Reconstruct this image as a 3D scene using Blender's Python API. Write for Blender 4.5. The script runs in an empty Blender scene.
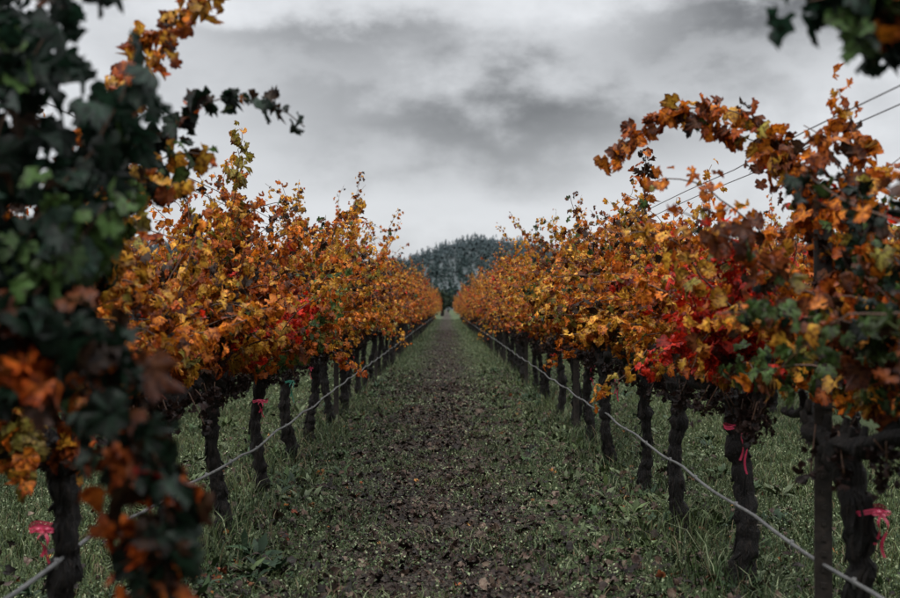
import bpy, math, numpy as np
from math import radians
R = np.random.default_rng(7)
scene = bpy.context.scene
coll = scene.collection
scene.view_settings.view_transform = 'Standard'
scene.view_settings.look = 'None'
scene.view_settings.exposure = 0

CAMH = 1.25
XL, XR = -1.23, 1.28
SP = 2.51

def nrm(v):
    return v / np.maximum(np.linalg.norm(v, axis=-1, keepdims=True), 1e-9)

# ------------------------------------------------------------ numpy noise
_tab = R.random((256, 256))
def vnoise(x, y):
    xi = np.floor(x).astype(int); yi = np.floor(y).astype(int)
    fx = x - xi; fy = y - yi
    fx = fx*fx*(3-2*fx); fy = fy*fy*(3-2*fy)
    a = _tab[xi & 255, yi & 255]; b = _tab[(xi+1) & 255, yi & 255]
    c = _tab[xi & 255, (yi+1) & 255]; d = _tab[(xi+1) & 255, (yi+1) & 255]
    return (a*(1-fx)+b*fx)*(1-fy) + (c*(1-fx)+d*fx)*fy
def fbm(x, y, o=3):
    s = 0; a = 0.5; t = 0
    for i in range(o):
        s = s + a*vnoise(x*2**i+17*i, y*2**i+31*i); t += a; a *= 0.5
    return s/t

# ------------------------------------------------------------ node helpers
def new_mat(name):
    m = bpy.data.materials.new(name); m.use_nodes = True
    nt = m.node_tree; nt.nodes.clear()
    return m, nt, nt.nodes, nt.links
def mathn(N, L, op, a, b=None, c=None, clamp=False):
    n = N.new('ShaderNodeMath'); n.operation = op; n.use_clamp = clamp
    for i, v in enumerate((a, b, c)):
        if v is None: continue
        if isinstance(v, (int, float)): n.inputs[i].default_value = v
        else: L.new(v, n.inputs[i])
    return n.outputs[0]
def noise(N, L, vec, scale, detail=4, rough=0.55):
    n = N.new('ShaderNodeTexNoise'); n.inputs['Scale'].default_value = scale
    n.inputs['Detail'].default_value = detail; n.inputs['Roughness'].default_value = rough
    if vec is not None: L.new(vec, n.inputs['Vector'])
    return n.outputs['Fac']
def ramp(N, L, fac, stops):
    n = N.new('ShaderNodeValToRGB'); e = n.color_ramp.elements
    while len(e) < len(stops): e.new(0.5)
    for i, (p, c) in enumerate(stops):
        e[i].position = p; e[i].color = (*c, 1) if len(c) == 3 else c
    L.new(fac, n.inputs[0]); return n.outputs[0]
def mixc(N, L, fac, a, b, mode='MIX'):
    n = N.new('ShaderNodeMix'); n.data_type = 'RGBA'; n.blend_type = mode
    if isinstance(fac, (int, float)): n.inputs[0].default_value = fac
    else: L.new(fac, n.inputs[0])
    for i, v in ((6, a), (7, b)):
        if isinstance(v, tuple): n.inputs[i].default_value = (*v, 1)
        else: L.new(v, n.inputs[i])
    return n.outputs[2]

def leaf_material(name, trans=0.3, mott=0.5, scale=60, rough=0.5, spec=0.35, bump=.35):
    m, nt, N, L = new_mat(name)
    out = N.new('ShaderNodeOutputMaterial'); p = N.new('ShaderNodeBsdfPrincipled')
    a = N.new('ShaderNodeAttribute'); a.attribute_name = 'Col'
    c = a.outputs['Color']
    if mott:
        tc = N.new('ShaderNodeTexCoord')
        f = noise(N, L, tc.outputs['Object'], scale, 1)
        k = ramp(N, L, f, [(0.36, (1-mott, (1-mott)*0.7, (1-mott)*0.7)), (0.56, (1.0, 1.0, 1.0))])
        c = mixc(N, L, 1.0, c, k, 'MULTIPLY')
    L.new(c, p.inputs['Base Color'])
    p.inputs['Roughness'].default_value = rough
    p.inputs['Specular IOR Level'].default_value = spec
    if trans > 0:
        t = N.new('ShaderNodeBsdfTranslucent'); L.new(c, t.inputs['Color'])
        s = N.new('ShaderNodeMixShader'); s.inputs[0].default_value = trans
        L.new(p.outputs[0], s.inputs[1]); L.new(t.outputs[0], s.inputs[2]); L.new(s.outputs[0], out.inputs[0])
    else:
        L.new(p.outputs[0], out.inputs[0])
    return m

def simple_mat(name, stops, scale=(1, 1, 1), nscale=8, rough=0.8, bump=0.0, metal=0.0, bdist=0.01):
    m, nt, N, L = new_mat(name)
    out = N.new('ShaderNodeOutputMaterial'); p = N.new('ShaderNodeBsdfPrincipled')
    tc = N.new('ShaderNodeTexCoord'); mp = N.new('ShaderNodeMapping'); mp.inputs['Scale'].default_value = scale
    L.new(tc.outputs['Object'], mp.inputs[0])
    f = noise(N, L, mp.outputs[0], nscale, 4, 0.65)
    L.new(ramp(N, L, f, stops), p.inputs['Base Color'])
    p.inputs['Roughness'].default_value = rough; p.inputs['Metallic'].default_value = metal
    if bump:
        b = N.new('ShaderNodeBump'); b.inputs['Strength'].default_value = bump; b.inputs['Distance'].default_value = bdist
        L.new(f, b.inputs['Height']); L.new(b.outputs[0], p.inputs['Normal'])
    L.new(p.outputs[0], out.inputs[0])
    return m

M_leaf = leaf_material('vine_leaf', .33, .66, 75, .52, .24, 0)
M_grass = leaf_material('grass_blades', 0.0, 0, 9, 0.6, 0.2, 0)
M_litter = leaf_material('leaf_litter', 0.0, 0.5, 50, 0.7, 0.25, 0)
M_tree = leaf_material('distant_foliage', 0.0, 0, 0.2, 0.9, 0.0, 0)
M_bark = simple_mat('vine_bark', [(0.38, (0.003, 0.0022, 0.002)), (0.54, (0.008, 0.006, 0.005)), (0.68, (0.026, 0.018, 0.014)), (0.84, (0.08, 0.06, 0.048))], (1, 1, 0.16), 75, 0.75, 1.0, 0, 0.03)
M_bark.node_tree.nodes['Principled BSDF'].inputs['Specular IOR Level'].default_value = .3
M_cane = simple_mat('cane', [(0.3, (0.03, 0.014, 0.008)), (0.7, (0.10, 0.045, 0.022))], (1, 1, 1), 20, 0.7)
M_hose = simple_mat('hose_plastic', [(0.3, (0.065, 0.065, 0.065)), (0.7, (0.16, 0.16, 0.155))], (1, 1, 1), 15, 0.5)
M_wire = simple_mat('galvanised_wire', [(0.3, (0.02, 0.02, 0.023)), (0.7, (0.05, 0.05, 0.05))], (1, 1, 1), 10, 0.5, 0, 0.3)
M_steel = simple_mat('weathered_steel', [(0.35, (0.009, 0.007, 0.006)), (0.65, (0.03, 0.022, 0.017))], (1, 1, 1), 25, 0.7, 0.3, 0.2)
M_pink = simple_mat('pink_tape', [(0.3, (0.5, 0.025, 0.075)), (0.7, (0.68, 0.06, 0.14))], (1, 1, 1), 12, 0.4)
M_teal = simple_mat('green_tape', [(0.3, (0.02, 0.16, 0.11)), (0.7, (0.04, 0.25, 0.18))], (1, 1, 1), 12, 0.4)

# ------------------------------------------------------------ mesh assembly
class MB:
    def __init__(s): s.v = []; s.f = []; s.m = []; s.c = []; s.n = 0
    def add(s, v, f, mi, c):
        v = np.asarray(v, float).reshape(-1, 3); f = np.asarray(f, int).reshape(-1, 3)
        s.v.append(v); s.f.append(f + s.n); s.m.append(np.full(len(f), mi)); s.n += len(v)
        c = np.broadcast_to(np.asarray(c, float), (len(v), 3)); s.c.append(c)
    def build(s, name, mats, smooth=True):
        v = np.concatenate(s.v); f = np.concatenate(s.f); m = np.concatenate(s.m); c = np.concatenate(s.c)
        me = bpy.data.meshes.new(name)
        me.vertices.add(len(v)); me.vertices.foreach_set('co', v.astype(np.float32).ravel())
        me.loops.add(len(f)*3); me.loops.foreach_set('vertex_index', f.astype(np.int32).ravel())
        me.polygons.add(len(f)); me.polygons.foreach_set('loop_start', np.arange(0, len(f)*3, 3, dtype=np.int32))
        me.polygons.foreach_set('loop_total', np.full(len(f), 3, dtype=np.int32))
        for mt in mats: me.materials.append(mt)
        me.polygons.foreach_set('material_index', m.astype(np.int32))
        me.polygons.foreach_set('use_smooth', np.full(len(f), smooth))
        a = me.color_attributes.new('Col', 'FLOAT_COLOR', 'POINT')
        a.data.foreach_set('color', np.concatenate([c, np.ones((len(c), 1))], 1).astype(np.float32).ravel())
        me.update(calc_edges=True); me.validate()
        return me
def obj(name, me, loc=(0, 0, 0), parent=None):
    o = bpy.data.objects.new(name, me); o.location = loc; coll.objects.link(o)
    if parent: o.parent = parent
    return o

def tube(mb, P, rad, sides, mi, rough=0.0, col=(.1, .1, .1)):
    P = np.asarray(P, float); n = len(P); rad = np.broadcast_to(rad, (n,))
    T = nrm(np.gradient(P, axis=0))
    ref = np.array([0., 1., 0.]) if abs(T[0][2]) > 0.7 else np.array([0., 0., 1.])
    A = nrm(np.cross(T, ref)); B = np.cross(T, A)
    th = np.linspace(0, 2*np.pi, sides, endpoint=False)
    rr = rad[:, None]*np.ones((n, sides))
    if rough: rr = rr*(1 + rough*(R.random((n, sides))-0.5) + rough*1.1*(R.random((1, sides))-0.5))
    V = P[:, None, :] + rr[..., None]*(np.cos(th)[None, :, None]*A[:, None, :] + np.sin(th)[None, :, None]*B[:, None, :])
    i = np.arange(n-1)[:, None]*sides; j = np.arange(sides)[None, :]; k = (j+1) % sides
    a = i+j; b = i+k; c = i+sides+k; d = i+sides+j
    F = np.concatenate([np.stack([a, b, c], -1).reshape(-1, 3), np.stack([a, c, d], -1).reshape(-1, 3)])
    caps = [[n*sides, (q+1) % sides, q] for q in range(sides)] + [[n*sides+1, (n-1)*sides+q, (n-1)*sides+(q+1) % sides] for q in range(sides)]
    V = np.concatenate([V.reshape(-1, 3), P[:1], P[-1:]])
    mb.add(V, np.concatenate([F, np.array(caps)]), mi, col)

# ------------------------------------------------------------ grape leaf
half_hi = [(0, .96), (7, .84), (14, .87), (23, .72), (32, .80), (40, .82), (48, .92), (56, .80), (66, .80), (77, .68), (88, .76), (100, .82), (113, .68), (130, .66), (150, .54), (171, .14)]
half_lo = [(0, .98), (22, .72), (46, .92), (76, .68), (100, .80), (135, .6), (170, .15)]
def template(half):
    pts = [(0, 0, 0.0)]
    full = half + [(-a, r) for a, r in half[:0:-1]]
    for a, r in full:
        t = radians(a); pts.append((math.sin(t)*r, math.cos(t)*r, r))
    n = len(full)
    F = [[0, 1+i, 1+(i+1) % n] for i in range(n)]
    return np.array(pts), np.array(F)[:, ::-1]
T_hi = template(half_hi); T_lo = template(half_lo)
T_chip = (np.array([(0, 0, 0), (.5, .1, .5), (.3, .9, 1), (-.4, .8, 1), (-.55, .2, .5)]), np.array([[0, 1, 2], [0, 2, 3], [0, 3, 4]]))
T_long = (np.array([(0, 0, 0), (.14, .4, .4), (.16, .75, .7), (0, 1.1, 1), (-.16, .75, .7), (-.14, .4, .4)]), np.array([[0, 1, 5], [1, 2, 5], [2, 4, 5], [2, 3, 4]]))

def add_leaves(mb, P, D, Nn, size, cc, ce, T, mi, curl=1.0):
    n = len(P)
    if n == 0: return
    tp, tf = T; m = len(tp)
    D = nrm(D); X = nrm(np.cross(D, Nn)); Nn = np.cross(X, D)
    x = tp[:, 0][None]*R.uniform(.75, 1.05, (n, 1)); y = tp[:, 1][None]*np.ones((n, 1))
    jit = 1 + R.normal(0, .07, (n, m))*min(curl, 1)
    x = x*jit; y = y*jit
    r = np.hypot(x, y)
    cup = R.normal(.35, .5, (n, 1))*curl; fold = R.uniform(-.2, .85, (n, 1))*curl; tw = R.normal(0, .5, (n, 1))*curl
    x = x*(1 - .35*np.abs(fold)) ; ang = np.arctan2(x, y)
    z = -cup*r*r + fold*np.abs(x) + tw*x*y + R.normal(0, .09, (n, m))*curl*(r > 0) + .13*np.sin(ang*R.integers(3, 6, (n, 1))+R.uniform(0, 6, (n, 1)))*r*curl
    z = z - R.uniform(0, .8, (n, 1))*curl*np.maximum(y-.3, 0)**2*1.5
    rs = 1/np.sqrt(1+.5*(z/(r+.3))**2); x = x*rs; y = y*rs
    V = P[:, None] + size[:, None, None]*(x[..., None]*X[:, None] + y[..., None]*D[:, None] + z[..., None]*Nn[:, None])
    F = tf[None] + (np.arange(n)*m)[:, None, None]
    w = np.clip(tp[:, 2]*1.0, 0, 1)[None, :, None]**1.3
    C = cc[:, None]*(1-w) + ce[:, None]*w
    C = C*R.uniform(.65, 1.2, (n, m, 1))
    mb.add(V.reshape(-1, 3), F.reshape(-1, 3), mi, C.reshape(-1, 3))

PAL = np.array([
    (.90, .46, .06),    # 0 yellow orange
    (.88, .265, .025),  # 1 orange
    (.56, .13, .02),    # 2 burnt orange
    (.18, .055, .02),   # 3 rust brown
    (.82, .04, .014),   # 4 red
    (.085, .15, .045),  # 5 green
    (.05, .025, .014),  # 6 dark brown
    (.38, .31, .065),   # 7 olive yellow
    (.014, .034, .022), # 8 dark green
    (.22, .016, .01),   # 9 dark red
])
THEME = {
    'orange': [.27, .31, .17, .11, .015, .02, .09, .03, 0, 0],
    'yellow': [.50, .21, .09, .07, .005, .03, .05, .09, 0, 0],
    'redor':  [.18, .30, .13, .07, .24, 0, .06, .01, 0, .03],
    'red':    [.03, .16, .05, .02, .64, 0, .03, 0, 0, .08],
    'rust':   [.14, .24, .26, .20, .01, .02, .12, .03, 0, 0],
    'green':  [0, .02, .02, .03, 0, .74, .03, .1, .06, 0],
    'mixgreen': [.12, .14, .12, .13, .01, .26, .12, .08, .06, 0],
    'dark':   [0, 0, .0, .02, 0, .14, .06, .0, .80, .0],
    'darkbrown': [0, .03, .04, .18, .0, .05, .38, .0, .34, .02],
}
def colours(theme, n, base=None, k=.5):
    w = np.array(THEME[theme]); w = w/w.sum()
    c = PAL[R.choice(len(PAL), n, p=w)]
    if base is not None:
        q = R.random((n, 1)) < k
        c = np.where(q, base, c)
    c = c*R.uniform(.48, 1.12, (n, 1))
    edge = c*np.array([.74, .42, .4])*R.uniform(.4, 1.2, (n, 1))
    cen = c*np.array([1.05, 1.2, 1.0])
    if theme in ('green', 'dark'): edge = c*R.uniform(.6, 1.1, (n, 1))
    return cen, edge

def shoot_path(p0, d0, L, g, wob=.16, step=.05):
    P = [np.array(p0, float)]; d = nrm(np.array(d0, float)); n = max(3, int(L/step))
    for i in range(n):
        t = i/n
        d = nrm(d + R.normal(0, wob, 3) + np.array([0, 0, -g*(0.3+1.4*t)]))
        P.append(P[-1] + d*step)
        if P[-1][2] < .72 or abs(P[-1][0]) > .72: break
    return np.array(P) if len(P) > 3 else np.array([P[0] + (P[-1]-P[0])*q for q in (0, .34, .67, 1)])
def smooth_path(ctrl, step=.05):
    c = np.array(ctrl, float); seg = np.linalg.norm(np.diff(c, axis=0), axis=1); s = np.r_[0, np.cumsum(seg)]
    n = max(4, int(s[-1]/step)); t = np.linspace(0, s[-1], n)
    P = np.stack([np.interp(t, s, c[:, i]) for i in range(3)], 1)
    for _ in range(3): P[1:-1] = (P[:-2]+2*P[1:-1]+P[2:])/4
    P[1:-1] += R.normal(0, .006, P[1:-1].shape)
    return P

def dress(mb, P, theme, per=2.6, size=.06, spread=.075, T=T_hi, taper=.55, r0=.0045, side=None, k=.5):
    n = len(P); rad = np.linspace(r0, r0*.4, n)
    tube(mb, P, rad, 4, 1)
    if theme:
        w = np.array(THEME[theme]); base = PAL[R.choice(len(PAL), p=w/w.sum())]
        if theme == 'red': base = PAL[4]
        cnt = int(n*per)
        t = R.random(cnt)**.95*(n-1); i = t.astype(int); f = (t-i)[:, None]; i2 = np.minimum(i+1, n-1)
        A = P[i]*(1-f)+P[i2]*f
        off = nrm(R.normal(0, 1, (cnt, 3))*np.array([1, 1, .7]))
        tt = t/n
        B = A + off*spread*R.uniform(.3, 1.3, (cnt, 1))*(1-.4*tt[:, None])
        D = off*.7 + np.array([0, 0, -.65]) + R.normal(0, .5, (cnt, 3))
        Nn = off*.6 + np.array([0, 0, .6]) + R.normal(0, .6, (cnt, 3))
        sz = size*R.uniform(.5, 1.3, cnt)*(1-taper*tt**2)
        cc, ce = colours(theme, cnt, base, k)
        add_leaves(mb, B, D, Nn, sz, cc, ce, T, 2)

def trunk(mb, x0=0, h=.84, r=.045, lean=None):
    n = 34; t = np.linspace(0, 1, n)
    lean = R.normal(0, .05, 2) if lean is None else lean
    ph = R.uniform(0, 6, 2)
    P = np.stack([lean[0]*t + .020*np.sin(t*7+ph[0]) + x0, lean[1]*t + .024*np.sin(t*6+ph[1]), -0.04 + t*(h+.04)], 1)
    P[:, :2] += R.normal(0, .004, (n, 2)); P[:, :2] -= P[0, :2]*(1-t)[:, None]*0.8
    knots = sum(.20*np.exp(-((t-R.uniform(.15, .85))/.035)**2) for _ in range(3))
    rad = r*(.95 - .2*np.sin(t*2.6) + .6*np.maximum(0, t-.8)/.2 + .34*np.exp(-t*18)+knots)*(1+R.normal(0, .06, n))
    tube(mb, P, rad, 14, 0, .46)
    top = P[-1]
    for _ in range(34):
        a = R.uniform(0, 6.28); i = R.integers(2, n-7); L = R.integers(2, 6)
        Q = P[i:i+L+1].copy(); rr = rad[i:i+L+1]
        tw = np.linspace(0, .4, L+1)
        Q[:, 0] += np.cos(a+tw)*rr*1.03; Q[:, 1] += np.sin(a+tw)*rr*1.03
        Q[0, :2] += np.array([np.cos(a), np.sin(a)])*R.uniform(.003, .02)
        tube(mb, Q, R.uniform(.003, .007), 4, 0)
    for sgn in (-1, 1):
        m = 18; s = np.linspace(0, 1, m)
        Q = np.stack([top[0] + .03*np.sin(s*7+ph[0]) - top[0]*s*.8, top[1]+sgn*s*.68, top[2]-.05 + .09*np.sin(np.minimum(s*3, 1.57)) + .02*np.sin(s*11+ph[1])], 1)
        tube(mb, Q, (.036-.017*s)*(1+R.normal(0, .16, m)), 8, 0, .4)
        for q in range(2, m, 2):
            S = np.array([Q[q], Q[q]+np.array([R.normal(0, .02), R.normal(0, .02), .05+.03*R.random()])])
            tube(mb, np.array([S[0], S.mean(0)+R.normal(0, .006, 3), S[1]]), [.019, .015, .011], 6, 0, .4)
    return top

def vine(name, theme='orange', theme2=None, nsh=24, hgt=1.0, T=T_hi, per=3.3, wid=.5, inner=0, extras=(), skirt=True, yr=.66, r=.045, size=.052, lean=None, tall=.35):
    mb = MB(); top = trunk(mb, r=r, lean=lean)
    for i in range(nsh):
        y = R.uniform(-yr, yr); th = theme if (theme2 is None or R.random() < .6) else theme2
        d = (R.normal(0, wid)+inner*.25, R.normal(0, .28), 1.0)
        L = R.uniform(.55, 1.2)*hgt
        P = shoot_path((R.normal(0, .03), y, .95), d, L, .02+.035*R.random())
        dress(mb, P, th, per, size, T=T)
    for i in range(int(nsh*tall)):
        y = R.uniform(-yr, yr)
        P = shoot_path((R.normal(0, .06), y, 1.2), (R.normal(0, .3)+inner*.3, R.normal(0, .3), 1), R.uniform(.7, 1.15)*hgt, .01+.05*R.random())
        dress(mb, P, theme, per*.7, size*.9, .055, T=T, r0=.0035)
    if skirt:
        for i in range(int(nsh*.34)):
            y = R.uniform(-yr, yr); s = R.choice([-1, 1])
            P = shoot_path((s*.04, y, 1.08+.2*R.random()), (s*R.uniform(.5, 1), R.normal(0, .3), .5), R.uniform(.3, .55), .15)
            dress(mb, P, theme, per, size, T=T)
        for i in range(18):
            y = R.uniform(-yr, yr); x = R.normal(0, .06)
            zl = R.uniform(.06, .18)
            Q0 = np.array([x, y, .88]); dd = nrm(np.array([R.normal(0, .4), R.normal(0, .3), -1.])); P = Q0 + dd*np.linspace(0, zl, 8)[:, None]
            tube(mb, P, .003, 4, 1)
            k = 16; Q = P[R.integers(4, 8, k)] + R.normal(0, .018, (k, 3))
            dn = R.normal(0, 1, (k, 3)); cc = np.tile((.03, .016, .013), (k, 1))*R.uniform(.6, 1.6, (k, 1))
            add_leaves(mb, Q, dn, R.normal(0, 1, (k, 3)), R.uniform(.012, .034, k), cc, cc*.7, T_lo, 2)
    for ex in extras:
        P = smooth_path(ex['p']); dress(mb, P, ex['t'], ex.get('per', 3), ex.get('size', .058), ex.get('spread', .07), T_hi, ex.get('taper', .4), ex.get('r', .004), k=ex.get('k', .5))
    return mb.build(name, [M_bark, M_cane, M_leaf])

def loc(pts, vx, vy): return [(a-vx, b-vy, c) for a, b, c in pts]
near = []
def dk(pts, t='dark', per=6, size=.062, spread=.1, **k): return dict(p=loc(pts, XL, 2.09), t=t, per=per, size=size, spread=spread, **k)
e_l2 = [
    dk([(-1.1, 2.0, 1.0), (-.85, 1.95, 1.4), (-.68, 1.9, 1.7), (-.58, 1.85, 1.82)], per=8),
    dk([(-1.1, 2.1, 1.0), (-.95, 2.1, 1.4), (-.82, 2.05, 1.8), (-.72, 2.0, 2.0)], per=7),
    dk([(-1.1, 1.9, 1.1), (-.78, 1.9, 1.3), (-.60, 1.9, 1.5), (-.54, 1.9, 1.66)], per=8),
    dk([(-1.1, 2.2, 1.0), (-.85, 2.15, 1.25), (-.72, 2.1, 1.45), (-.62, 2.1, 1.62)], per=7),
    dk([(-1.2, 2.2, 1.0), (-.95, 2.15, 1.35), (-.86, 2.1, 1.55), (-.80, 2.1, 1.75)], per=7),
    dk([(-1.1, 1.9, 1.1), (-.75, 1.85, 1.2), (-.62, 1.85, 1.32), (-.56, 1.85, 1.42)], per=7),
    dk([(-1.1, 2.0, 1.1), (-.85, 1.95, 1.2), (-.72, 1.9, 1.3), (-.68, 1.9, 1.40)], per=7),
    dk([(-1.1, 1.9, 1.1), (-.74, 1.85, 1.14), (-.64, 1.85, 1.18), (-.58, 1.8, 1.22)], per=6),
    dk([(-1.1, 1.8, 1.15), (-.72, 1.8, 1.25), (-.56, 1.75, 1.24), (-.46, 1.72, 1.12), (-.43, 1.7, .95), (-.42, 1.68, .74)], t='darkbrown', per=7, size=.048, spread=.06, taper=.1),
    dk([(-1.0, 1.85, 1.1), (-.68, 1.8, 1.2), (-.52, 1.78, 1.08), (-.48, 1.76, .9), (-.46, 1.74, .70)], t='darkbrown', per=6, size=.048, spread=.055, taper=.1),
    dk([(-1.1, 2.2, 1.1), (-.92, 2.2, 1.3), (-.76, 2.2, 1.2), (-.66, 2.2, 1.12)], t='darkbrown', per=5, size=.055, spread=.08),
]
near.append((XL, 2.09, dict(theme='dark', theme2='darkbrown', nsh=12, wid=.25, extras=e_l2, skirt=False)))
def a3(pts, t, per=4, size=.055, spread=.07, **k): return dict(p=loc(pts, XL, 3.47), t=t, per=per, size=size, spread=spread, **k)
e_l3 = [
    a3([(-1.15, 3.3, 1.2), (-1.0, 3.2, 1.7), (-.85, 3.1, 1.95), (-.72, 3.0, 2.04), (-.6, 2.95, 2.07)], 'rust', per=7, k=.3),
    a3([(-1.1, 3.1, 1.3), (-.86, 3.05, 1.66), (-.72, 3.0, 1.76), (-.58, 3.0, 1.81), (-.46, 3.0, 1.80), (-.38, 3.0, 1.73)], 'darkbrown', per=3.8, size=.05, spread=.045),
    a3([(-1.15, 3.4, 1.2), (-.95, 3.3, 1.55), (-.82, 3.2, 1.7), (-.68, 3.2, 1.68)], 'mixgreen', per=6, k=.3),
    a3([(-1.2, 3.2, 1.2), (-1.0, 3.1, 1.6), (-.86, 3.0, 1.86), (-.74, 3.0, 1.94)], 'rust', per=6, k=.3),
    a3([(-1.2, 3.2, 1.2), (-1.0, 3.1, 1.5), (-.82, 3.0, 1.6), (-.72, 3.0, 1.58)], 'mixgreen', per=6, k=.3),
    a3([(-1.2, 3.3, 1.0), (-1.3, 3.2, 1.1), (-1.25, 3.15, 1.0), (-1.2, 3.1, .80)], 'yellow', per=8),
    a3([(-1.2, 3.3, 1.0), (-1.1, 3.2, 1.1), (-1.05, 3.15, 1.0), (-1.04, 3.1, .80)], 'orange', per=8),
    a3([(-1.2, 3.3, 1.0), (-1.15, 3.0, 1.05), (-1.12, 2.95, .95), (-1.1, 2.9, .80)], 'yellow', per=8),
]
near.append((XL, 3.47, dict(theme='orange', theme2='yellow', nsh=16, wid=.25, extras=e_l3, tall=.1, inner=.2)))
near.append((XL, 4.85, dict(theme='orange', theme2='yellow', nsh=22, wid=.3, hgt=.78, tall=.2, inner=.1)))
near.append((XL, 6.17, dict(theme='orange', theme2='yellow', nsh=28, wid=.45, hgt=.95,
    extras=[dict(p=[(.1, y, 1.0), (.3, y-.1, 1.12), (.44, y-.15, 1.2), (.50, y-.15, 1.3)], t='red', per=9, size=.046, spread=.1, k=.6) for y in (-.15, .05)]
          +[dict(p=[(.1, y, .92), (.34, y, 1.0), (.50, y, 1.12), (.56, y, 1.34)], t='green', per=9, size=.05, spread=.11, k=.85) for y in (.36, .52)]
          +[dict(p=[(0, -.1, 1.5), (.1, -.2, 1.8), (.12, -.2, 2.0), (.14, -.2, 2.2)], t='yellow', per=5, size=.05, spread=.08)])))
near.append((XL, 7.42, dict(theme='orange', theme2='yellow', nsh=28, wid=.42, hgt=1.2,
    extras=[dict(p=[(.1, y, .9), (.3, y, 1.05), (.46, y, 1.2), (.48, y, 1.4)], t='green', per=8, size=.05, spread=.12, k=.8) for y in (-.45, -.15)])))
near.append((XL, 8.88, dict(theme='yellow', theme2='mixgreen', nsh=28, wid=.4, hgt=1.25)))
near.append((XL, 10.2, dict(theme='orange', theme2='rust', nsh=30, wid=.36, hgt=1.42)))
near.append((XL, 11.6, dict(theme='yellow', theme2='orange', nsh=30, wid=.36, hgt=1.42)))
def b2(pts, t='dark', per=7, size=.05, spread=.075, **k): return dict(p=loc(pts, XR, 2.25), t=t, per=per, size=size, spread=spread, taper=.2, **k)
e_r2 = [
    b2([(1.2, 2.0, 1.4), (1.0, 1.95, 1.8), (.85, 1.9, 1.86), (.74, 1.85, 1.80), (.68, 1.8, 1.74), (.66, 1.8, 1.68)]),
    b2([(1.2, 2.0, 1.4), (1.0, 1.95, 1.7), (.88, 1.9, 1.8), (.76, 1.85, 1.79), (.66, 1.8, 1.77), (.58, 1.8, 1.74)]),
    b2([(1.2, 2.0, 1.4), (1.0, 1.95, 1.6), (.84, 1.95, 1.74), (.76, 1.9, 1.74), (.72, 1.9, 1.66)]),
    b2([(1.2, 2.0, 1.4), (1.0, 1.9, 1.6), (.88, 1.85, 1.70), (.78, 1.8, 1.74), (.70, 1.8, 1.72)], t='mixgreen'),
    b2([(1.2, 2.3, 1.2), (1.05, 2.3, 1.45), (.97, 2.3, 1.55), (.92, 2.3, 1.5)], t='mixgreen', per=5),
    b2([(1.2, 2.3, 1.1), (1.05, 2.3, 1.2), (.96, 2.3, 1.25), (.92, 2.3, 1.15)], t='rust', per=5),
]
near.append((XR, 2.25, dict(theme='mixgreen', theme2='darkbrown', nsh=14, wid=.10, extras=e_r2, skirt=False, hgt=.85, inner=-.2, tall=0)))
def c3(pts, t, per=6, size=.055, spread=.08, **k): return dict(p=loc(pts, XR, 3.42), t=t, per=per, size=size, spread=spread, **k)
e_r3 = [
    c3([(1.25, 3.6, 1.3), (1.2, 3.7, 1.65), (1.08, 3.8, 1.86), (.93, 3.9, 1.95), (.78, 3.95, 1.96), (.66, 4.0, 1.87), (.58, 4.0, 1.76)], 'rust', per=7.5, size=.045, spread=.055, taper=.2, k=.15),
    c3([(1.25, 3.6, 1.3), (1.2, 3.7, 1.6), (1.1, 3.8, 1.8), (1.0, 3.9, 1.86), (.9, 3.95, 1.88)], 'orange', per=7, size=.048, spread=.08, taper=.2, k=.2),
    c3([(1.3, 3.4, 1.1), (1.27, 3.4, 1.5), (1.17, 3.4, 1.75), (1.08, 3.4, 1.8)], 'rust', k=.2),
    c3([(1.3, 3.4, 1.1), (1.24, 3.3, 1.3), (1.20, 3.2, 1.5), (1.16, 3.2, 1.62)], 'mixgreen', per=8, k=.25),
    c3([(1.3, 3.4, 1.1), (1.24, 3.2, 1.25), (1.20, 3.1, 1.36), (1.17, 3.1, 1.45)], 'mixgreen', per=8, k=.25),
    c3([(1.3, 3.3, 1.1), (1.24, 3.2, 1.25), (1.22, 3.1, 1.2), (1.20, 3.1, 1.1)], 'yellow', per=6),
    c3([(1.3, 3.6, 1.3), (1.35, 3.6, 1.6), (1.3, 3.6, 1.85), (1.25, 3.6, 1.95)], 'orange', per=6),
]
near.append((XR, 3.42, dict(theme='orange', theme2='mixgreen', nsh=18, wid=.13, extras=e_r3, r=.048, tall=.15, inner=.3, yr=.55)))
def d5(pts, t='red', per=9, size=.048, spread=.11, k=.62): return dict(p=loc(pts, XR, 4.97), t=t, per=per, size=size, spread=spread, k=k)
e_r5 = [
    d5([(1.2, 4.7, 1.05), (1.08, 4.3, 1.28), (1.03, 4.12, 1.42), (1.0, 4.08, 1.56)]),
    d5([(1.2, 4.7, 1.05), (1.12, 4.3, 1.2), (1.07, 4.1, 1.32), (1.07, 4.05, 1.46)]),
    d5([(1.2, 4.7, 1.05), (1.0, 4.4, 1.2), (.93, 4.3, 1.30), (.90, 4.3, 1.42)]),
    d5([(1.2, 5.0, 1.0), (1.0, 4.8, 1.12), (.9, 4.8, 1.08), (.86, 4.8, .99)], per=7, spread=.06),
    d5([(1.3, 4.8, 1.0), (1.20, 4.3, 1.15), (1.14, 4.1, 1.22), (1.12, 4.05, 1.32)]),
]
near.append((XR, 4.97, dict(theme='redor', theme2='orange', nsh=20, wid=.3, extras=e_r5, hgt=.85, r=.052, tall=.2, inner=0)))
near.append((XR, 6.1, dict(theme='yellow', theme2='orange', nsh=27, wid=.4, hgt=.95, r=.042,
    extras=[dict(p=[(-.1, 0, 1.4), (-.2, 0, 1.7), (-.22, 0, 1.95), (-.2, 0, 2.1)], t='rust', per=5, size=.05, spread=.07)])))
near.append((XR, 7.48, dict(theme='orange', theme2='mixgreen', nsh=27, wid=.45, hgt=1.02, r=.044)))
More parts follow.
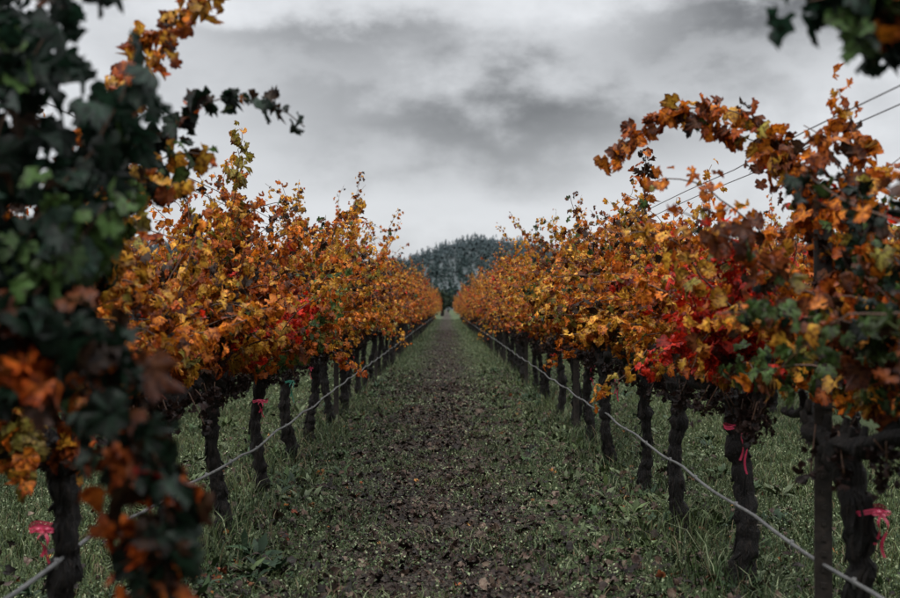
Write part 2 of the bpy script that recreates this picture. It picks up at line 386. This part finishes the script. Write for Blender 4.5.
near.append((XR, 8.65, dict(theme='rust', theme2='yellow', nsh=28, wid=.4, hgt=1.2)))
near.append((XR, 10.1, dict(theme='yellow', theme2='rust', nsh=28, wid=.4, hgt=1.2)))
near.append((XR, 11.4, dict(theme='orange', theme2='rust', nsh=28, wid=.4, hgt=1.2)))
for vx, vy, kw in near:
    kw.setdefault('inner', .6 if vx < 0 else -.6)
    me = vine('grapevine', **kw)
    obj('grapevine', me, (vx, vy, 0))

variants = []
for th, t2 in [('orange', 'rust'), ('yellow', 'orange'), ('orange', 'yellow'), ('rust', 'orange'), ('orange', 'mixgreen'), ('yellow', 'rust'), ('rust', 'yellow'), ('orange', 'redor')]:
    variants.append(vine('grapevine_mesh', theme=th, theme2=t2, nsh=27, wid=.40, hgt=1.3, T=T_lo, per=2.9))
slim = vine('grapevine_mesh', theme='mixgreen', theme2='darkbrown', nsh=18, wid=.10, hgt=.85, T=T_lo, per=3, tall=0, skirt=False)
END = 112.0
def row(x, y0, y1, sp=1.36, mesh=None, zs=1.0):
    e = bpy.data.objects.new('vineyard_row', None); coll.objects.link(e); e.empty_display_size = .2
    y = y0; i = 0
    while y < y1:
        o = obj('grapevine_plant_%d' % i, mesh or variants[R.integers(len(variants))], (x+R.normal(0, .02), y+R.normal(0, .04), 0), e)
        o.rotation_euler[2] = (0 if R.random() < .5 else math.pi)+R.normal(0, .05)
        o.scale = (R.uniform(.9, 1.05), 1, R.uniform(.9, 1.08)*zs)
        y += sp; i += 1
row(XL, 12.95, END, zs=1.03); row(XR, 12.75, END)
row(XL, -3.35, .8, mesh=slim); row(XR, -3.2, .9, mesh=slim)
for k in (1, 2):
    row(XL-SP*k, -2+R.random(), 70); row(XR+SP*k, -2+R.random(), 70)

# ------------------------------------------------------------ trellis wires, hose, posts
def wires(x):
    mb = MB(); ys = np.arange(-4, END+1, 1.0)
    for z, dx in ((.93, 0), (1.2, .05), (1.2, -.05), (1.55, .06), (1.87, .0), (1.87, .12 if x > 0 else -.12)):
        tube(mb, np.stack([np.full_like(ys, x+dx), ys, z+.008*np.sin(ys*2.2)+.004*np.sin(ys*5)], 1), .0023, 5, 0)
    obj('trellis_wire', mb.build('trellis_wire', [M_wire]))
def hose(x, s, up=0, base=.41):
    mb = MB(); ys = np.arange(-4, END+.5, .15)
    sag = base - .02*np.abs(np.sin(ys*np.pi/1.36+s)) + .03*(fbm(ys*.6+9, ys*0+3*s)-.5) + up*np.clip((6.5-ys)/2.6, 0, 1)
    xs = x + (-1 if x > 0 else 1)*.075 + .03*(fbm(ys*.9, ys*0+s)-.5)
    tube(mb, np.stack([xs, ys, sag], 1), .0068, 8, 0)
    for y in np.arange(-3.6, 40, .7):
        i = int((y+4)/.15)
        tube(mb, np.array([[xs[i], ys[i], sag[i]-.02], [xs[i], ys[i], sag[i]], [xs[i], ys[i], sag[i]+.014]]), [.004, .008, .007], 6, 0)
    obj('irrigation_hose', mb.build('irrigation_hose', [M_hose]))
for x in (XL, XR, XL-SP, XR+SP): wires(x)
hose(XL, 1.0, .09); hose(XR, 2.3, 0, .44)

def t_post(H):
    mb = MB()
    def boxv(x0, x1, y0, y1, z0, z1):
        v = [(x, y, z) for x in (x0, x1) for y in (y0, y1) for z in (z0, z1)]
        f = [(0, 1, 3), (0, 3, 2), (4, 6, 7), (4, 7, 5), (0, 4, 5), (0, 5, 1), (2, 3, 7), (2, 7, 6), (0, 2, 6), (0, 6, 4), (1, 5, 7), (1, 7, 3)]
        mb.add(v, f, 0, (.05, .05, .05))
    boxv(-.028, .028, -.004, .004, -.2, H); boxv(-.004, .004, .004, .036, -.2, H)
    for i in range(int((H-.25)/.05)): boxv(-.008, .008, -.011, -.004, .2+i*.05, .215+i*.05)
    for z in (.93, 1.2, 1.55, 1.87):
        if z < H: boxv(-.034, .034, -.014, -.011, z-.004, z+.004)
    return mb.build('trellis_post', [M_steel], False)
pm = t_post(1.9); ps = t_post(1.5)
for x, ys in ((XR-.07, [3.62]), (XR-.04, [10.8, 17.6, 24.4, 31.2, 38]), (XL+.02, [12.3, 19.1, 25.9, 32.7]), (XL-SP, [4, 11, 18, 25]), (XR+SP, [5, 12, 19, 26])):
    for y in ys:
        o = obj('trellis_post', ps if y < 4 else pm, (x, y, 0)); o.rotation_euler[2] = R.normal(0, .15)

# ------------------------------------------------------------ marking ribbons
def ribbon(x, y, z, r=.054, mat=None, tail=.14):
    mb = MB(); n = 20; th = np.linspace(0, 2*np.pi, n)
    def strip(P, W, w):
        P = np.array(P); W = nrm(np.array(W)); k = len(P); w = np.broadcast_to(w, (k,))[:, None]
        V = np.concatenate([P-W*w, P+W*w]); F = []
        for i in range(k-1): F += [(i, i+1, k+i+1), (i, k+i+1, k+i)]
        mb.add(V, F, 0, (1, 1, 1))
    ring = np.stack([np.cos(th)*r, np.sin(th)*r, .006*np.sin(3*th)], 1); strip(ring, np.tile((0, .05, 1.), (n, 1)), .004)
    ring[:, 2] += .009; strip(ring*np.array([1.04, 1.04, 1]), np.tile((0, .1, 1.), (n, 1)), .003)
    a0 = np.array([.015, -r*1.05, .0])
    for s, L in ((1, tail), (-1, tail*.7)):
        t = np.linspace(0, 1, 12)
        P = a0 + np.stack([s*(.018*t+.010*np.sin(t*6)), -.015*np.sin(t*5)-.01, -L*t+.012*np.sin(t*3.1)], 1)
        W = np.stack([np.cos(t*3.2*s), np.sin(t*3.2*s)*.7, .3*np.ones(12)], 1); strip(P, W, .005)
    for s in (1, -1):
        t = np.linspace(0, 2*np.pi, 14)
        P = a0 + np.stack([s*(.014-.014*np.cos(t)), -.01-.01*np.sin(t), .008*np.sin(t)+.006], 1)
        strip(P, np.tile((0, 1., .5), (14, 1)), .004)
    return obj('marking_ribbon', mb.build('marking_ribbon', [mat or M_pink]), (x, y, z))
ribbon(XL, 3.47, .57, .052, tail=.11); ribbon(XL, 7.42, .63, .05, tail=.1)
ribbon(XR, 3.42, .63, .053, tail=.13); ribbon(XR, 4.97, .72, .056, tail=.2); ribbon(XR, 8.65, .72, .052, tail=.19)
ribbon(XR, 10.1, .72, .052, tail=.17); ribbon(XR, 12.75, .76, .052); ribbon(XR, 17.0, .8, .05)
ribbon(XL, 8.88, .66, .05, M_teal, .16); ribbon(XL-.02, 10.2, .7, .052, tail=.1)

# ------------------------------------------------------------ ground + path
def ground_mat():
    m, nt, N, L = new_mat('ground_cover')
    out = N.new('ShaderNodeOutputMaterial'); p = N.new('ShaderNodeBsdfPrincipled'); p.inputs['Roughness'].default_value = .95
    p.inputs['Specular IOR Level'].default_value = .15
    g = N.new('ShaderNodeNewGeometry'); pos = g.outputs['Position']
    sx = N.new('ShaderNodeSeparateXYZ'); L.new(pos, sx.inputs[0])
    mid = noise(N, L, pos, 5, 3, .65); fine = noise(N, L, pos, 38, 2, .7)
    ax = mathn(N, L, 'ABSOLUTE', mathn(N, L, 'ADD', sx.outputs[0], .06))
    e = mathn(N, L, 'ADD', ax, mathn(N, L, 'MULTIPLY', mathn(N, L, 'SUBTRACT', mid, .5), 1.8))
    mr = N.new('ShaderNodeMapRange'); mr.interpolation_type = 'SMOOTHSTEP'
    L.new(e, mr.inputs[0]); mr.inputs[1].default_value = .28; mr.inputs[2].default_value = .82
    grass = ramp(N, L, fine, [(.3, (.012, .018, .008)), (.5, (.042, .06, .024)), (.72, (.11, .135, .062))])
    dirt = ramp(N, L, fine, [(.34, (.008, .006, .005)), (.52, (.032, .024, .019)), (.7, (.10, .083, .066))])
    L.new(mixc(N, L, mr.outputs[0], dirt, grass), p.inputs['Base Color'])
    b = N.new('ShaderNodeBump'); b.inputs['Strength'].default_value = .9; b.inputs['Distance'].default_value = .04
    L.new(fine, b.inputs['Height']); L.new(b.outputs[0], p.inputs['Normal'])
    L.new(p.outputs[0], out.inputs[0]); return m
M_ground = ground_mat()
mb = MB(); S = 4000
mb.add([(-S, -200, 0), (S, -200, 0), (S, S, 0), (-S, S, 0)], [(0, 1, 2), (0, 2, 3)], 0, (.1, .1, .1))
obj('ground', mb.build('ground', [M_ground]))
mb = MB(); ys = np.arange(-5, 118, .12); n = len(ys)
cols = 13
el = -1.0 + .3*(fbm(ys*1.3, ys*0)-.5); er = .87 + .3*(fbm(ys*1.3, ys*0+50)-.5)
s = np.linspace(0, 1, cols)[None]
xx = el[:, None]*(1-s)+er[:, None]*s; yy = ys[:, None]+0*s
zz = .004 + .03*np.sin(np.pi*s)**.8*fbm(xx*4+20, yy*4)
zz[:, 0] = .004; zz[:, -1] = .004
V = np.stack([xx, yy, zz], -1).reshape(-1, 3)
i = np.arange(n-1)[:, None]*cols; j = np.arange(cols-1)[None]
a = i+j; F = np.concatenate([np.stack([a, a+1, a+cols+1], -1).reshape(-1, 3), np.stack([a, a+cols+1, a+cols], -1).reshape(-1, 3)])
mb.add(V, F, 0, (.1, .1, .1)); obj('dirt_path', mb.build('dirt_path', [M_ground]))

# ------------------------------------------------------------ grass
def gmask(x, y):
    e = np.abs(x+.06) + (fbm(x*2.8+40, y*2.8, 3)-.5)*2.2
    t = np.clip((e-.22)/.58, 0, 1); t = t*t*(3-2*t)
    return .18 + .82*t
def blades(mb, n, x0, x1, y0, y1, hs, ws, pw=1.0):
    x = R.uniform(x0, x1, n); u = R.random(n); y = y0+(y1-y0)*u**pw
    k = R.random(n) < gmask(x, y)*(.3+1.0*fbm(x*3.1, y*3.1+9, 2)); x = x[k]; y = y[k]; n = len(x)
    onpath = gmask(x, y) < .5
    row_d = np.minimum(np.abs(x-XL), np.abs(x-XR))
    tall = np.exp(-(row_d/.22)**2)
    h = hs*R.uniform(.4, 1.3, n)*(.6+1.0*fbm(x*1.7+5, y*1.7, 2)) * (1+1.9*tall*(R.random(n) < .5)*fbm(x*2+77, y*2, 2)*1.7)
    h = np.where(onpath, h*.5, h)
    w = ws*R.uniform(.6, 1.4, n); a = R.uniform(0, 6.283, n); ln = R.uniform(.15, 1.1, n)*h; b = R.uniform(0, 6.283, n)
    z0 = np.zeros(n)
    base = np.stack([x, y, z0], 1); wd = np.stack([np.cos(a), np.sin(a), 0*a], 1)*w[:, None]
    ld = np.stack([np.cos(b)*ln, np.sin(b)*ln, 0*b], 1)
    mid = base + ld*.35 + np.stack([0*x, 0*x, h*.62], 1); tip = base + ld + np.stack([0*x, 0*x, h*.85], 1)
    g = np.clip(fbm(x*.9+3, y*.9+8, 3)*2-.5, 0, 1)[:, None]; q = R.random((n, 1))
    c = np.array([.040, .070, .023])*(1-g) + np.array([.105, .135, .048])*g
    c = np.where(q > .88, np.array([.22, .25, .14]), c); c = np.where(q < .12, np.array([.15, .12, .065]), c); c = np.where((q > .12) & (q < .36), np.array([.025, .045, .019]), c)
    c = c*R.uniform(.55, 1.25, (n, 1))
    if ws < .004:
        V = np.stack([base-wd, base+wd, mid+wd*.8, mid-wd*.8, tip], 1)
        F = np.array([[0, 1, 2], [0, 2, 3], [3, 2, 4]])[None]+(np.arange(n)*5)[:, None, None]
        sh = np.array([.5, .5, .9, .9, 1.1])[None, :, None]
    else:
        V = np.stack([base-wd, base+wd, tip], 1); F = np.arange(3*n).reshape(-1, 1, 3)
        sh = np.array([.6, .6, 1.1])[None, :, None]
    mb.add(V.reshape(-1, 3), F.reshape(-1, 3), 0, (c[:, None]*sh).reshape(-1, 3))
def clover(mb, n, x0, x1, y0, y1, s0, pw=1.):
    x = R.uniform(x0, x1, n); y = y0+(y1-y0)*R.random(n)**pw
    k = R.random(n) < (.35+gmask(x, y))*np.clip(fbm(x*2.4+60, y*2.4+2, 2)*2-.45, 0, 1); x = x[k]; y = y[k]; n = len(x)
    P = np.stack([x, y, R.uniform(.02, .05, n)], 1)
    q = R.random((n, 1)); c = np.where(q > .62, np.array([.26, .30, .17]), np.array([.06, .098, .038]))*R.uniform(.6, 1.25, (n, 1))
    D = R.normal(0, 1, (n, 3))*np.array([1, 1, .25]); N_ = np.array([0, 0, 1.])+R.normal(0, .35, (n, 3))
    add_leaves(mb, P, D, N_, s0*R.uniform(.5, 1.3, n), c, c*.85, T_chip, 0)
mb = MB()
blades(mb, 250000, -4.2, 4.2, 2.4, 14, .06, .0025, 1.25)
blades(mb, 150000, -7, 7, 13, 42, .075, .006, 1.5)
blades(mb, 50000, -7, 7, 40, 114, .09, .015, 1.2)
clover(mb, 130000, -3.2, 3.2, 3.0, 16, .012, 1.4)
clover(mb, 40000, -4, 4, 14, 45, .022, 1.5)
obj('grass', mb.build('grass', [M_grass]))
mb = MB()
for kx in range(520):
    side = R.random()
    x = (XL if side < .5 else XR) + R.normal(0, .2) if R.random() < .62 else R.choice([-1, 1])*R.uniform(.6, 2.6)
    y = 3.2 + 19*R.random()**1.4
    m = R.integers(14, 34); a = R.uniform(0, 6.283, m); el = R.uniform(.2, 1.2, m)
    D = np.stack([np.cos(a)*np.cos(el), np.sin(a)*np.cos(el), np.sin(el)], 1); N_ = np.stack([-np.cos(a)*np.sin(el), -np.sin(a)*np.sin(el), np.cos(el)], 1)
    P = np.array([x, y, .01]) + R.normal(0, .03, (m, 3))*np.array([1, 1, .15]); s0 = R.uniform(.05, .12)
    col = np.array([(.045, .08, .028), (.08, .115, .04), (.03, .058, .028), (.12, .15, .075)])[R.integers(4)]*R.uniform(.6, 1.2, (m, 1))
    add_leaves(mb, P, D, N_, s0*R.uniform(.5, 1.2, m), col*.7, col*1.1, T_long, 0, .5)
obj('weeds', mb.build('weeds', [M_grass]))

# ------------------------------------------------------------ litter
mb = MB()
def litter(n, xm, xs, y0, y1, size, pal, T, lift=.022, pw=1.4):
    x = R.normal(xm, xs, n); y = y0+(y1-y0)*R.random(n)**pw
    P = np.stack([x, y, R.uniform(.006, lift+.012, n)], 1)
    c = np.array(pal)[R.integers(0, len(pal), n)]*R.uniform(.5, 1.3, (n, 1))
    D = R.normal(0, 1, (n, 3))*np.array([1, 1, .35]); N_ = np.array([0, 0, 1.])+R.normal(0, .45, (n, 3))
    add_leaves(mb, P, D, N_, size*R.uniform(.5, 1.5, n), c, c*.65, T, 0, 1.0)
brown = [(.04, .026, .02), (.065, .044, .033), (.022, .016, .013), (.15, .11, .08), (.055, .032, .024), (.018, .013, .01), (.10, .065, .045)]
litter(38000, -.06, .34, 3.2, 18, .014, brown, T_chip)
litter(9000, -.06, .42, 3.2, 18, .027, brown, T_lo)
litter(1200, -.06, .5, 3.2, 18, .045, brown, T_hi, .03)
litter(14000, -.06, .33, 16, 60, .03, brown, T_chip)
bright = [(.4, .15, .03), (.3, .09, .03), (.45, .22, .06), (.24, .06, .025), (.16, .06, .025)]
litter(180, XL+.1, .35, 2.6, 20, .032, bright, T_hi, .04)
litter(150, XR-.1, .35, 2.6, 20, .032, bright, T_hi, .04)
litter(60, 0, .6, 3, 20, .026, bright, T_hi, .02)
litter(3500, XL+.1, .45, 2.6, 22, .03, brown, T_lo, .05); litter(3500, XR-.1, .45, 2.6, 22, .03, brown, T_lo, .05)
obj('leaf_litter', mb.build('leaf_litter', [M_litter]))

# ------------------------------------------------------------ hill and distant trees
def hillh(x, y):
    r = np.clip((y-480)/420, 0, 1); r = r*r*(3-2*r)
    prof = 30 + 20*np.exp(-((x-30)/46)**2) + 10*np.exp(-((x-130)/60)**2) + 18*np.exp(-((x+260)/120)**2) + 18*np.exp(-((x-330)/110)**2) + 10*(fbm(x*.03+5, y*.01, 3)-.5)
    return r*prof*(1+.06*(fbm(x*.03, y*.03, 2)-.5)) + np.clip((y-900)/500, 0, 1)*4
gx, gy = np.meshgrid(np.linspace(-900, 900, 181), np.linspace(470, 1300, 60)); gz = hillh(gx, gy)-.5
V = np.stack([gx, gy, gz], -1).reshape(-1, 3); nx = 181
i = np.arange(59)[:, None]*nx; j = np.arange(nx-1)[None]; a = i+j
F = np.concatenate([np.stack([a, a+1, a+nx+1], -1).reshape(-1, 3), np.stack([a, a+nx+1, a+nx], -1).reshape(-1, 3)])
M_hill = simple_mat('hill_scrub_hazed', [(.3, (.026, .036, .037)), (.7, (.038, .050, .052))], (1, 1, 1), .05, .95)  # scrub colour with distance haze painted in, matching the trees
mb = MB(); mb.add(V, F, 0, (.05, .06, .05)); obj('hill', mb.build('hill', [M_hill]))
mb = MB()
n = 12000; tx = R.uniform(-420, 450, n); ty = R.uniform(520, 960, n)
th = R.uniform(3.5, 9, n)*(.5+1.0*fbm(tx*.05, ty*.05, 2)); tz = hillh(tx, ty)-.6
K = 34; t = R.random((n, K))**.8; ang = R.uniform(0, 6.283, (n, K)); rr = (1-t)*.30*th[:, None]*R.uniform(.5, 1.2, (n, K))+.15
C0 = np.stack([tx[:, None]+np.cos(ang)*rr*.3, ty[:, None]+np.sin(ang)*rr*.3, tz[:, None]+(.08+t*.9)*th[:, None]], -1)
O = np.stack([np.cos(ang)*rr, np.sin(ang)*rr, -.22*rr-.02*th[:, None]], -1); W = np.stack([-np.sin(ang), np.cos(ang), 0*ang], -1)*(rr*.42+.2)[..., None]
U = np.zeros_like(O); U[..., 2] = .06*th[:, None]
V = np.stack([C0+U, C0+O+W, C0+O-W], 2).reshape(-1, 3)
haze = (np.clip((ty-620)/330, 0, 1)**1.3)[:, None]  # distance haze painted into the tree colours, paler and bluer toward the ridge
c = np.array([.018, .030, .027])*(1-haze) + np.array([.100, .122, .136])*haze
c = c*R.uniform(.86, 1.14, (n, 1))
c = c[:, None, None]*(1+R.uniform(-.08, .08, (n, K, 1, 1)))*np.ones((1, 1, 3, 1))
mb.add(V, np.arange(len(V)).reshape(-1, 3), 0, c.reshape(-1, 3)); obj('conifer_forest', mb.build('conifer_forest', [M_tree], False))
mb = MB()
for k in range(150):
    x = R.uniform(-130, 130); y = R.uniform(150, 235); H = R.uniform(3.6, 7.4)
    tube(mb, np.array([[x, y, -.2], [x+.1, y, H*.3], [x+R.normal(0, .4), y, H*.75]]), [.28, .2, .07], 6, 1)
    for l in range(5):
        a = R.uniform(0, 6.28); tube(mb, np.array([[x, y, H*.3], [x+np.cos(a)*H*.15, y+np.sin(a)*H*.15, H*.5], [x+np.cos(a)*H*.3, y+np.sin(a)*H*.3, H*.7]]), [.12, .08, .04], 4, 1)
    m = 420; cl = nrm(R.normal(0, 1, (16, 3)))*R.uniform(.3, 1, (16, 1))*np.array([.38, .38, .36])*H + np.array([x, y, H*.6])
    P = cl[R.integers(0, 16, m)] + R.normal(0, .11*H, (m, 3)); P[:, 2] = np.maximum(P[:, 2], .3)
    cb = np.array([.020, .032, .020])*R.uniform(.6, 1.4)*np.array([R.uniform(.9, 1.3), 1, 1]); cc = cb*R.uniform(.6, 1.4, (m, 1))
    add_leaves(mb, P, R.normal(0, 1, (m, 3)), R.normal(0, 1, (m, 3)), R.uniform(.2, .4, m), cc, cc*.8, T_chip, 0)
obj('tree_belt', mb.build('tree_belt', [M_tree, M_bark], False))

# ------------------------------------------------------------ world
w = bpy.data.worlds.new('World'); scene.world = w; w.use_nodes = True
nt = w.node_tree; N = nt.nodes; L = nt.links; N.clear()
out = N.new('ShaderNodeOutputWorld'); bg = N.new('ShaderNodeBackground')
sky = N.new('ShaderNodeTexSky'); sky.sky_type = 'NISHITA'; sky.sun_disc = False
SE = 52
sky.sun_elevation = radians(SE); sky.sun_rotation = radians(155)
tc = N.new('ShaderNodeTexCoord'); s = N.new('ShaderNodeSeparateXYZ'); L.new(tc.outputs['Generated'], s.inputs[0])
zc = mathn(N, L, 'MAXIMUM', s.outputs[2], 0.0)
dz = mathn(N, L, 'ADD', zc, .16)
cv = N.new('ShaderNodeCombineXYZ')
L.new(mathn(N, L, 'DIVIDE', s.outputs[0], dz), cv.inputs[0]); L.new(mathn(N, L, 'DIVIDE', s.outputs[1], dz), cv.inputs[1])
mp = N.new('ShaderNodeMapping'); mp.inputs['Scale'].default_value = (1, 1, 1.7); L.new(tc.outputs['Generated'], mp.inputs[0])
n1 = noise(N, L, mp.outputs[0], 9, 7, .55); n2 = noise(N, L, cv.outputs[0], 1.2, 3, .5)
def blob(cx, cz, wx, wz, amp, wb=.17):
    wob = mathn(N, L, 'MULTIPLY', mathn(N, L, 'SUBTRACT', n1, .5), wb)
    a = mathn(N, L, 'POWER', mathn(N, L, 'ABSOLUTE', mathn(N, L, 'DIVIDE', mathn(N, L, 'SUBTRACT', mathn(N, L, 'ADD', s.outputs[0], wob), cx), wx)), 2)
    b = mathn(N, L, 'POWER', mathn(N, L, 'ABSOLUTE', mathn(N, L, 'DIVIDE', mathn(N, L, 'SUBTRACT', mathn(N, L, 'ADD', zc, wob), cz), wz)), 2)
    return mathn(N, L, 'MULTIPLY', mathn(N, L, 'EXPONENT', mathn(N, L, 'MULTIPLY', mathn(N, L, 'ADD', a, b), -1)), amp)
dark = mathn(N, L, 'ADD', blob(.04, .165, .20, .044, .52), blob(.25, .235, .11, .026, .50))
dark = mathn(N, L, 'ADD', dark, blob(-.12, .225, .11, .020, .30))
v = mathn(N, L, 'ADD', .76, mathn(N, L, 'MULTIPLY', mathn(N, L, 'SUBTRACT', n1, .5), .6))
v = mathn(N, L, 'ADD', v, mathn(N, L, 'MULTIPLY', mathn(N, L, 'SUBTRACT', n2, .5), .2))
v = mathn(N, L, 'MAXIMUM', mathn(N, L, 'SUBTRACT', v, dark), .17)
mr = N.new('ShaderNodeMapRange'); mr.interpolation_type = 'SMOOTHSTEP'; L.new(zc, mr.inputs[0])
mr.inputs[1].default_value = .3; mr.inputs[2].default_value = .8; mr.inputs[3].default_value = 1; mr.inputs[4].default_value = 3.9
v = mathn(N, L, 'MULTIPLY', v, mr.outputs[0])
cc = N.new('ShaderNodeVectorMath'); cc.operation = 'SCALE'; cc.inputs[0].default_value = (.975, 1.0, 1.035); L.new(v, cc.inputs['Scale'])
sk = N.new('ShaderNodeVectorMath'); sk.operation = 'SCALE'; L.new(sky.outputs[0], sk.inputs[0]); sk.inputs['Scale'].default_value = .08
mx = mixc(N, L, .94, sk.outputs[0], cc.outputs[0])
L.new(mx, bg.inputs['Color']); bg.inputs['Strength'].default_value = 1.0
L.new(bg.outputs[0], out.inputs[0])

sd = bpy.data.lights.new('sun', 'SUN'); sd.energy = 1.5; sd.angle = radians(12); sd.color = (1, .95, .87)
so = bpy.data.objects.new('sun', sd); coll.objects.link(so)
so.rotation_euler = (radians(38), 0, radians(-25))

# ------------------------------------------------------------ camera
cd = bpy.data.cameras.new('camera'); cam = bpy.data.objects.new('camera', cd); coll.objects.link(cam)
cam.location = (0, 0, CAMH); cd.lens = 45; cd.sensor_width = 36; cd.clip_end = 6000; cd.clip_start = .05
cam.rotation_euler = (radians(90+.41), 0, radians(-.15))
cd.dof.use_dof = True; cd.dof.focus_distance = 7.0; cd.dof.aperture_fstop = 3.2
scene.camera = cam
print('verts', sum(len(m.vertices) for m in bpy.data.meshes))
